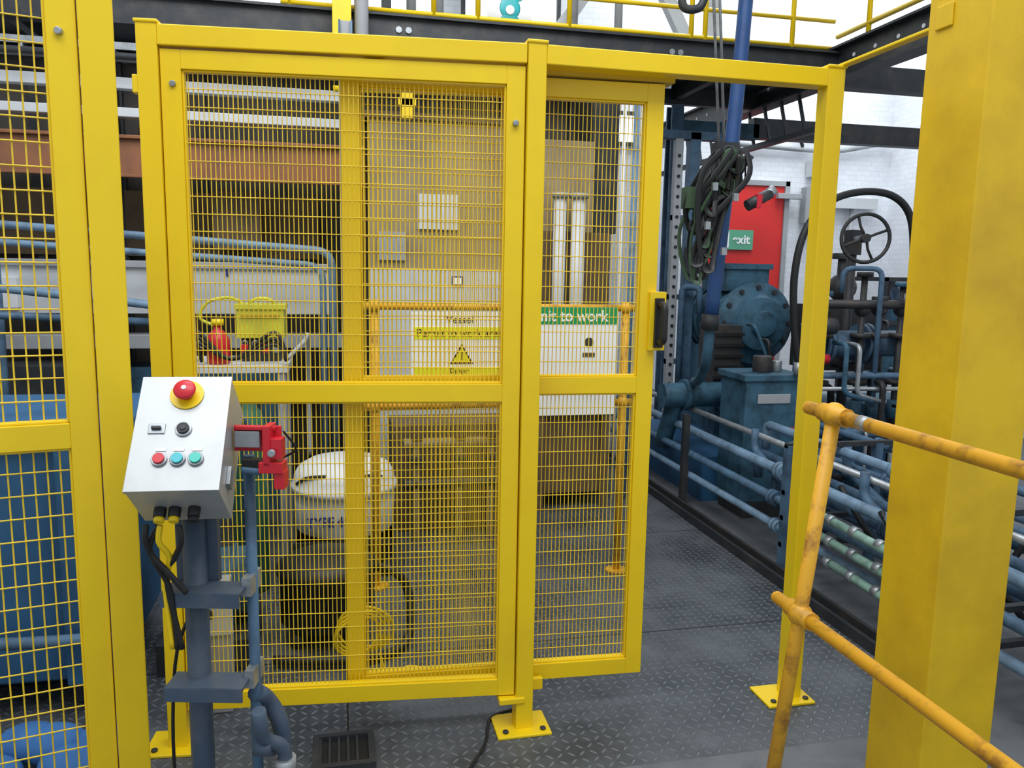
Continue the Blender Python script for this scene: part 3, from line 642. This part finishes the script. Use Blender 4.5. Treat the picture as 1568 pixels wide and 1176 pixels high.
h=B('overhead_blue_hose'); h.tube(catmull([(2.22,Y,5.2),(2.24,Y,3.9),(2.22,Y,3.0),(2.18,Y,2.2),(2.11,Y,1.25)]),.040,HBLU,16); h.cyl((2.11,Y,1.27),(2.105,Y,1.18),.05,IRON); h.tube(catmull([(2.105,Y,1.2),(2.12,Y+.05,1.0),(2.2,Y+.3,.85),(2.36,Y+.7,.78)]),.03,TEAL); h.done()
h=B('chain_hoist'); Y=4.1
h.tube([(1.80,Y,5.2),(1.90,Y,3.5),(2.03,Y,2.2)],.008,STEEL,8); h.tube([(1.83,Y,5.2),(1.94,Y,3.5),(2.06,Y,2.2)],.008,STEEL,8)
h.bx(1.80,1.87,Y-.05,Y+.05,3.06,3.5,DST); h.tube(catmull([(1.835,Y,3.1),(1.83,Y,3.0),(1.78,Y,2.93),(1.80,Y,2.87),(1.88,Y,2.88),(1.91,Y,2.95)]),.022,DST)
h.tube([(1.84,Y,3.5),(1.84,Y,5.2)],.012,STEEL)
h.bx(2.0,2.12,Y-.05,Y+.03,2.05,2.2,DST); h.tube(catmull([(2.06,Y-.02,2.06),(2.08,Y-.02,1.98),(2.02,Y-.02,1.93),(1.98,Y-.02,1.97)]),.016,DST)
# harness straps hang on the hoist hook
random.seed(11)
for i in range(22):
    x0=random.uniform(1.95,2.12); xb=random.uniform(1.84,2.02); zb=random.choice([random.uniform(1.45,1.65),random.uniform(1.65,1.95)])
    m_=random.choice([STRAP,BLK,BLK]); yy=Y-.12+random.uniform(-.05,.05); wv=random.uniform(-.07,.07)
    h.tube(catmull([(x0,yy,2.14),(x0-.06+wv,yy-.03,2.0),(xb+wv,yy,(zb+2.0)/2),(xb-.02,yy+.02,zb+.03),(xb+.02,yy,zb),(xb+.04,yy+.02,zb+.08),(x0-.02-wv,yy+.03,1.95),(x0+.03,yy,2.12)]),random.uniform(.010,.018),m_,8,flat=.2)
for i in range(5):
    a=random.uniform(0,6.3); cx=2.08+.06*math.cos(a); cz=2.04+.06*math.sin(a)
    h.ring((cx,Y-.12,cz),(random.uniform(-.5,.5),1,random.uniform(-.5,.5)),random.uniform(.05,.08),.009,random.choice([BLK,STRAP]),20,6)
for (x,z) in ((1.9,1.75),(2.0,1.62),(2.05,1.9),(1.93,1.95)): h.bx(x-.014,x+.014,Y-.19,Y-.17,z-.02,z+.02,STEEL)
h.bx(1.80,1.88,Y-.14,Y-.06,1.84,1.95,STRAP)
h.cyl((2.13,Y-.16,1.86),(2.26,Y-.16,1.93),.03,DST); h.cyl((2.24,Y-.16,1.92),(2.28,Y-.16,1.95),.028,STEEL); h.bx(2.17,2.20,Y-.19,Y-.16,1.85,1.92,RED)
h.done()

# ------------------------------------------------------------ lights
wd=bpy.data.worlds.new('w'); SC.world=wd; wd.use_nodes=True
bg=wd.node_tree.nodes['Background']; bg.inputs[0].default_value=(.83,.91,1,1); bg.inputs[1].default_value=.70
def area(n,loc,rot,sx,sy,pw,col=(1,1,1)):
    l=bpy.data.lights.new(n,'AREA'); l.shape='RECTANGLE'; l.size=sx; l.size_y=sy; l.energy=pw; l.color=col
    o=bpy.data.objects.new(n,l); SC.collection.objects.link(o); o.location=loc; o.rotation_euler=[rad(a) for a in rot]
area('skylight_lamp',(.3,.2,5.2),(14,0,0),5,2,165,(.98,.985,1))
area('bay_lamp',(4.6,7.0,5.4),(0,0,0),2.5,2.0,150,(.93,.97,1))
area('sign_fill_light',(.2,2.9,4.9),(28,0,0),3,1.2,85,(.97,.98,1))  # added fill light, no real fixture; brightens the signs behind the gate

# ------------------------------------------------------------ camera
th=rad(8.1); be=rad(12.5); rr=.0173
R=Vector((math.cos(be),-math.sin(be),0)); F=Vector((math.sin(be)*math.cos(th),math.cos(be)*math.cos(th),-math.sin(th)))
D=Vector((-math.sin(be)*math.sin(th),-math.cos(be)*math.sin(th),-math.cos(th)))
X=(R-D*rr).normalized(); Yv=-(R*rr+D).normalized(); Z=-F
cd=bpy.data.cameras.new('camera'); cd.sensor_width=36; cd.lens=36*1220/1568; cd.clip_start=.02
co=bpy.data.objects.new('camera',cd); SC.collection.objects.link(co)
co.matrix_world=Matrix(((X.x,Yv.x,Z.x,0),(X.y,Yv.y,Z.y,0),(X.z,Yv.z,Z.z,1.5),(0,0,0,1)))
SC.camera=co
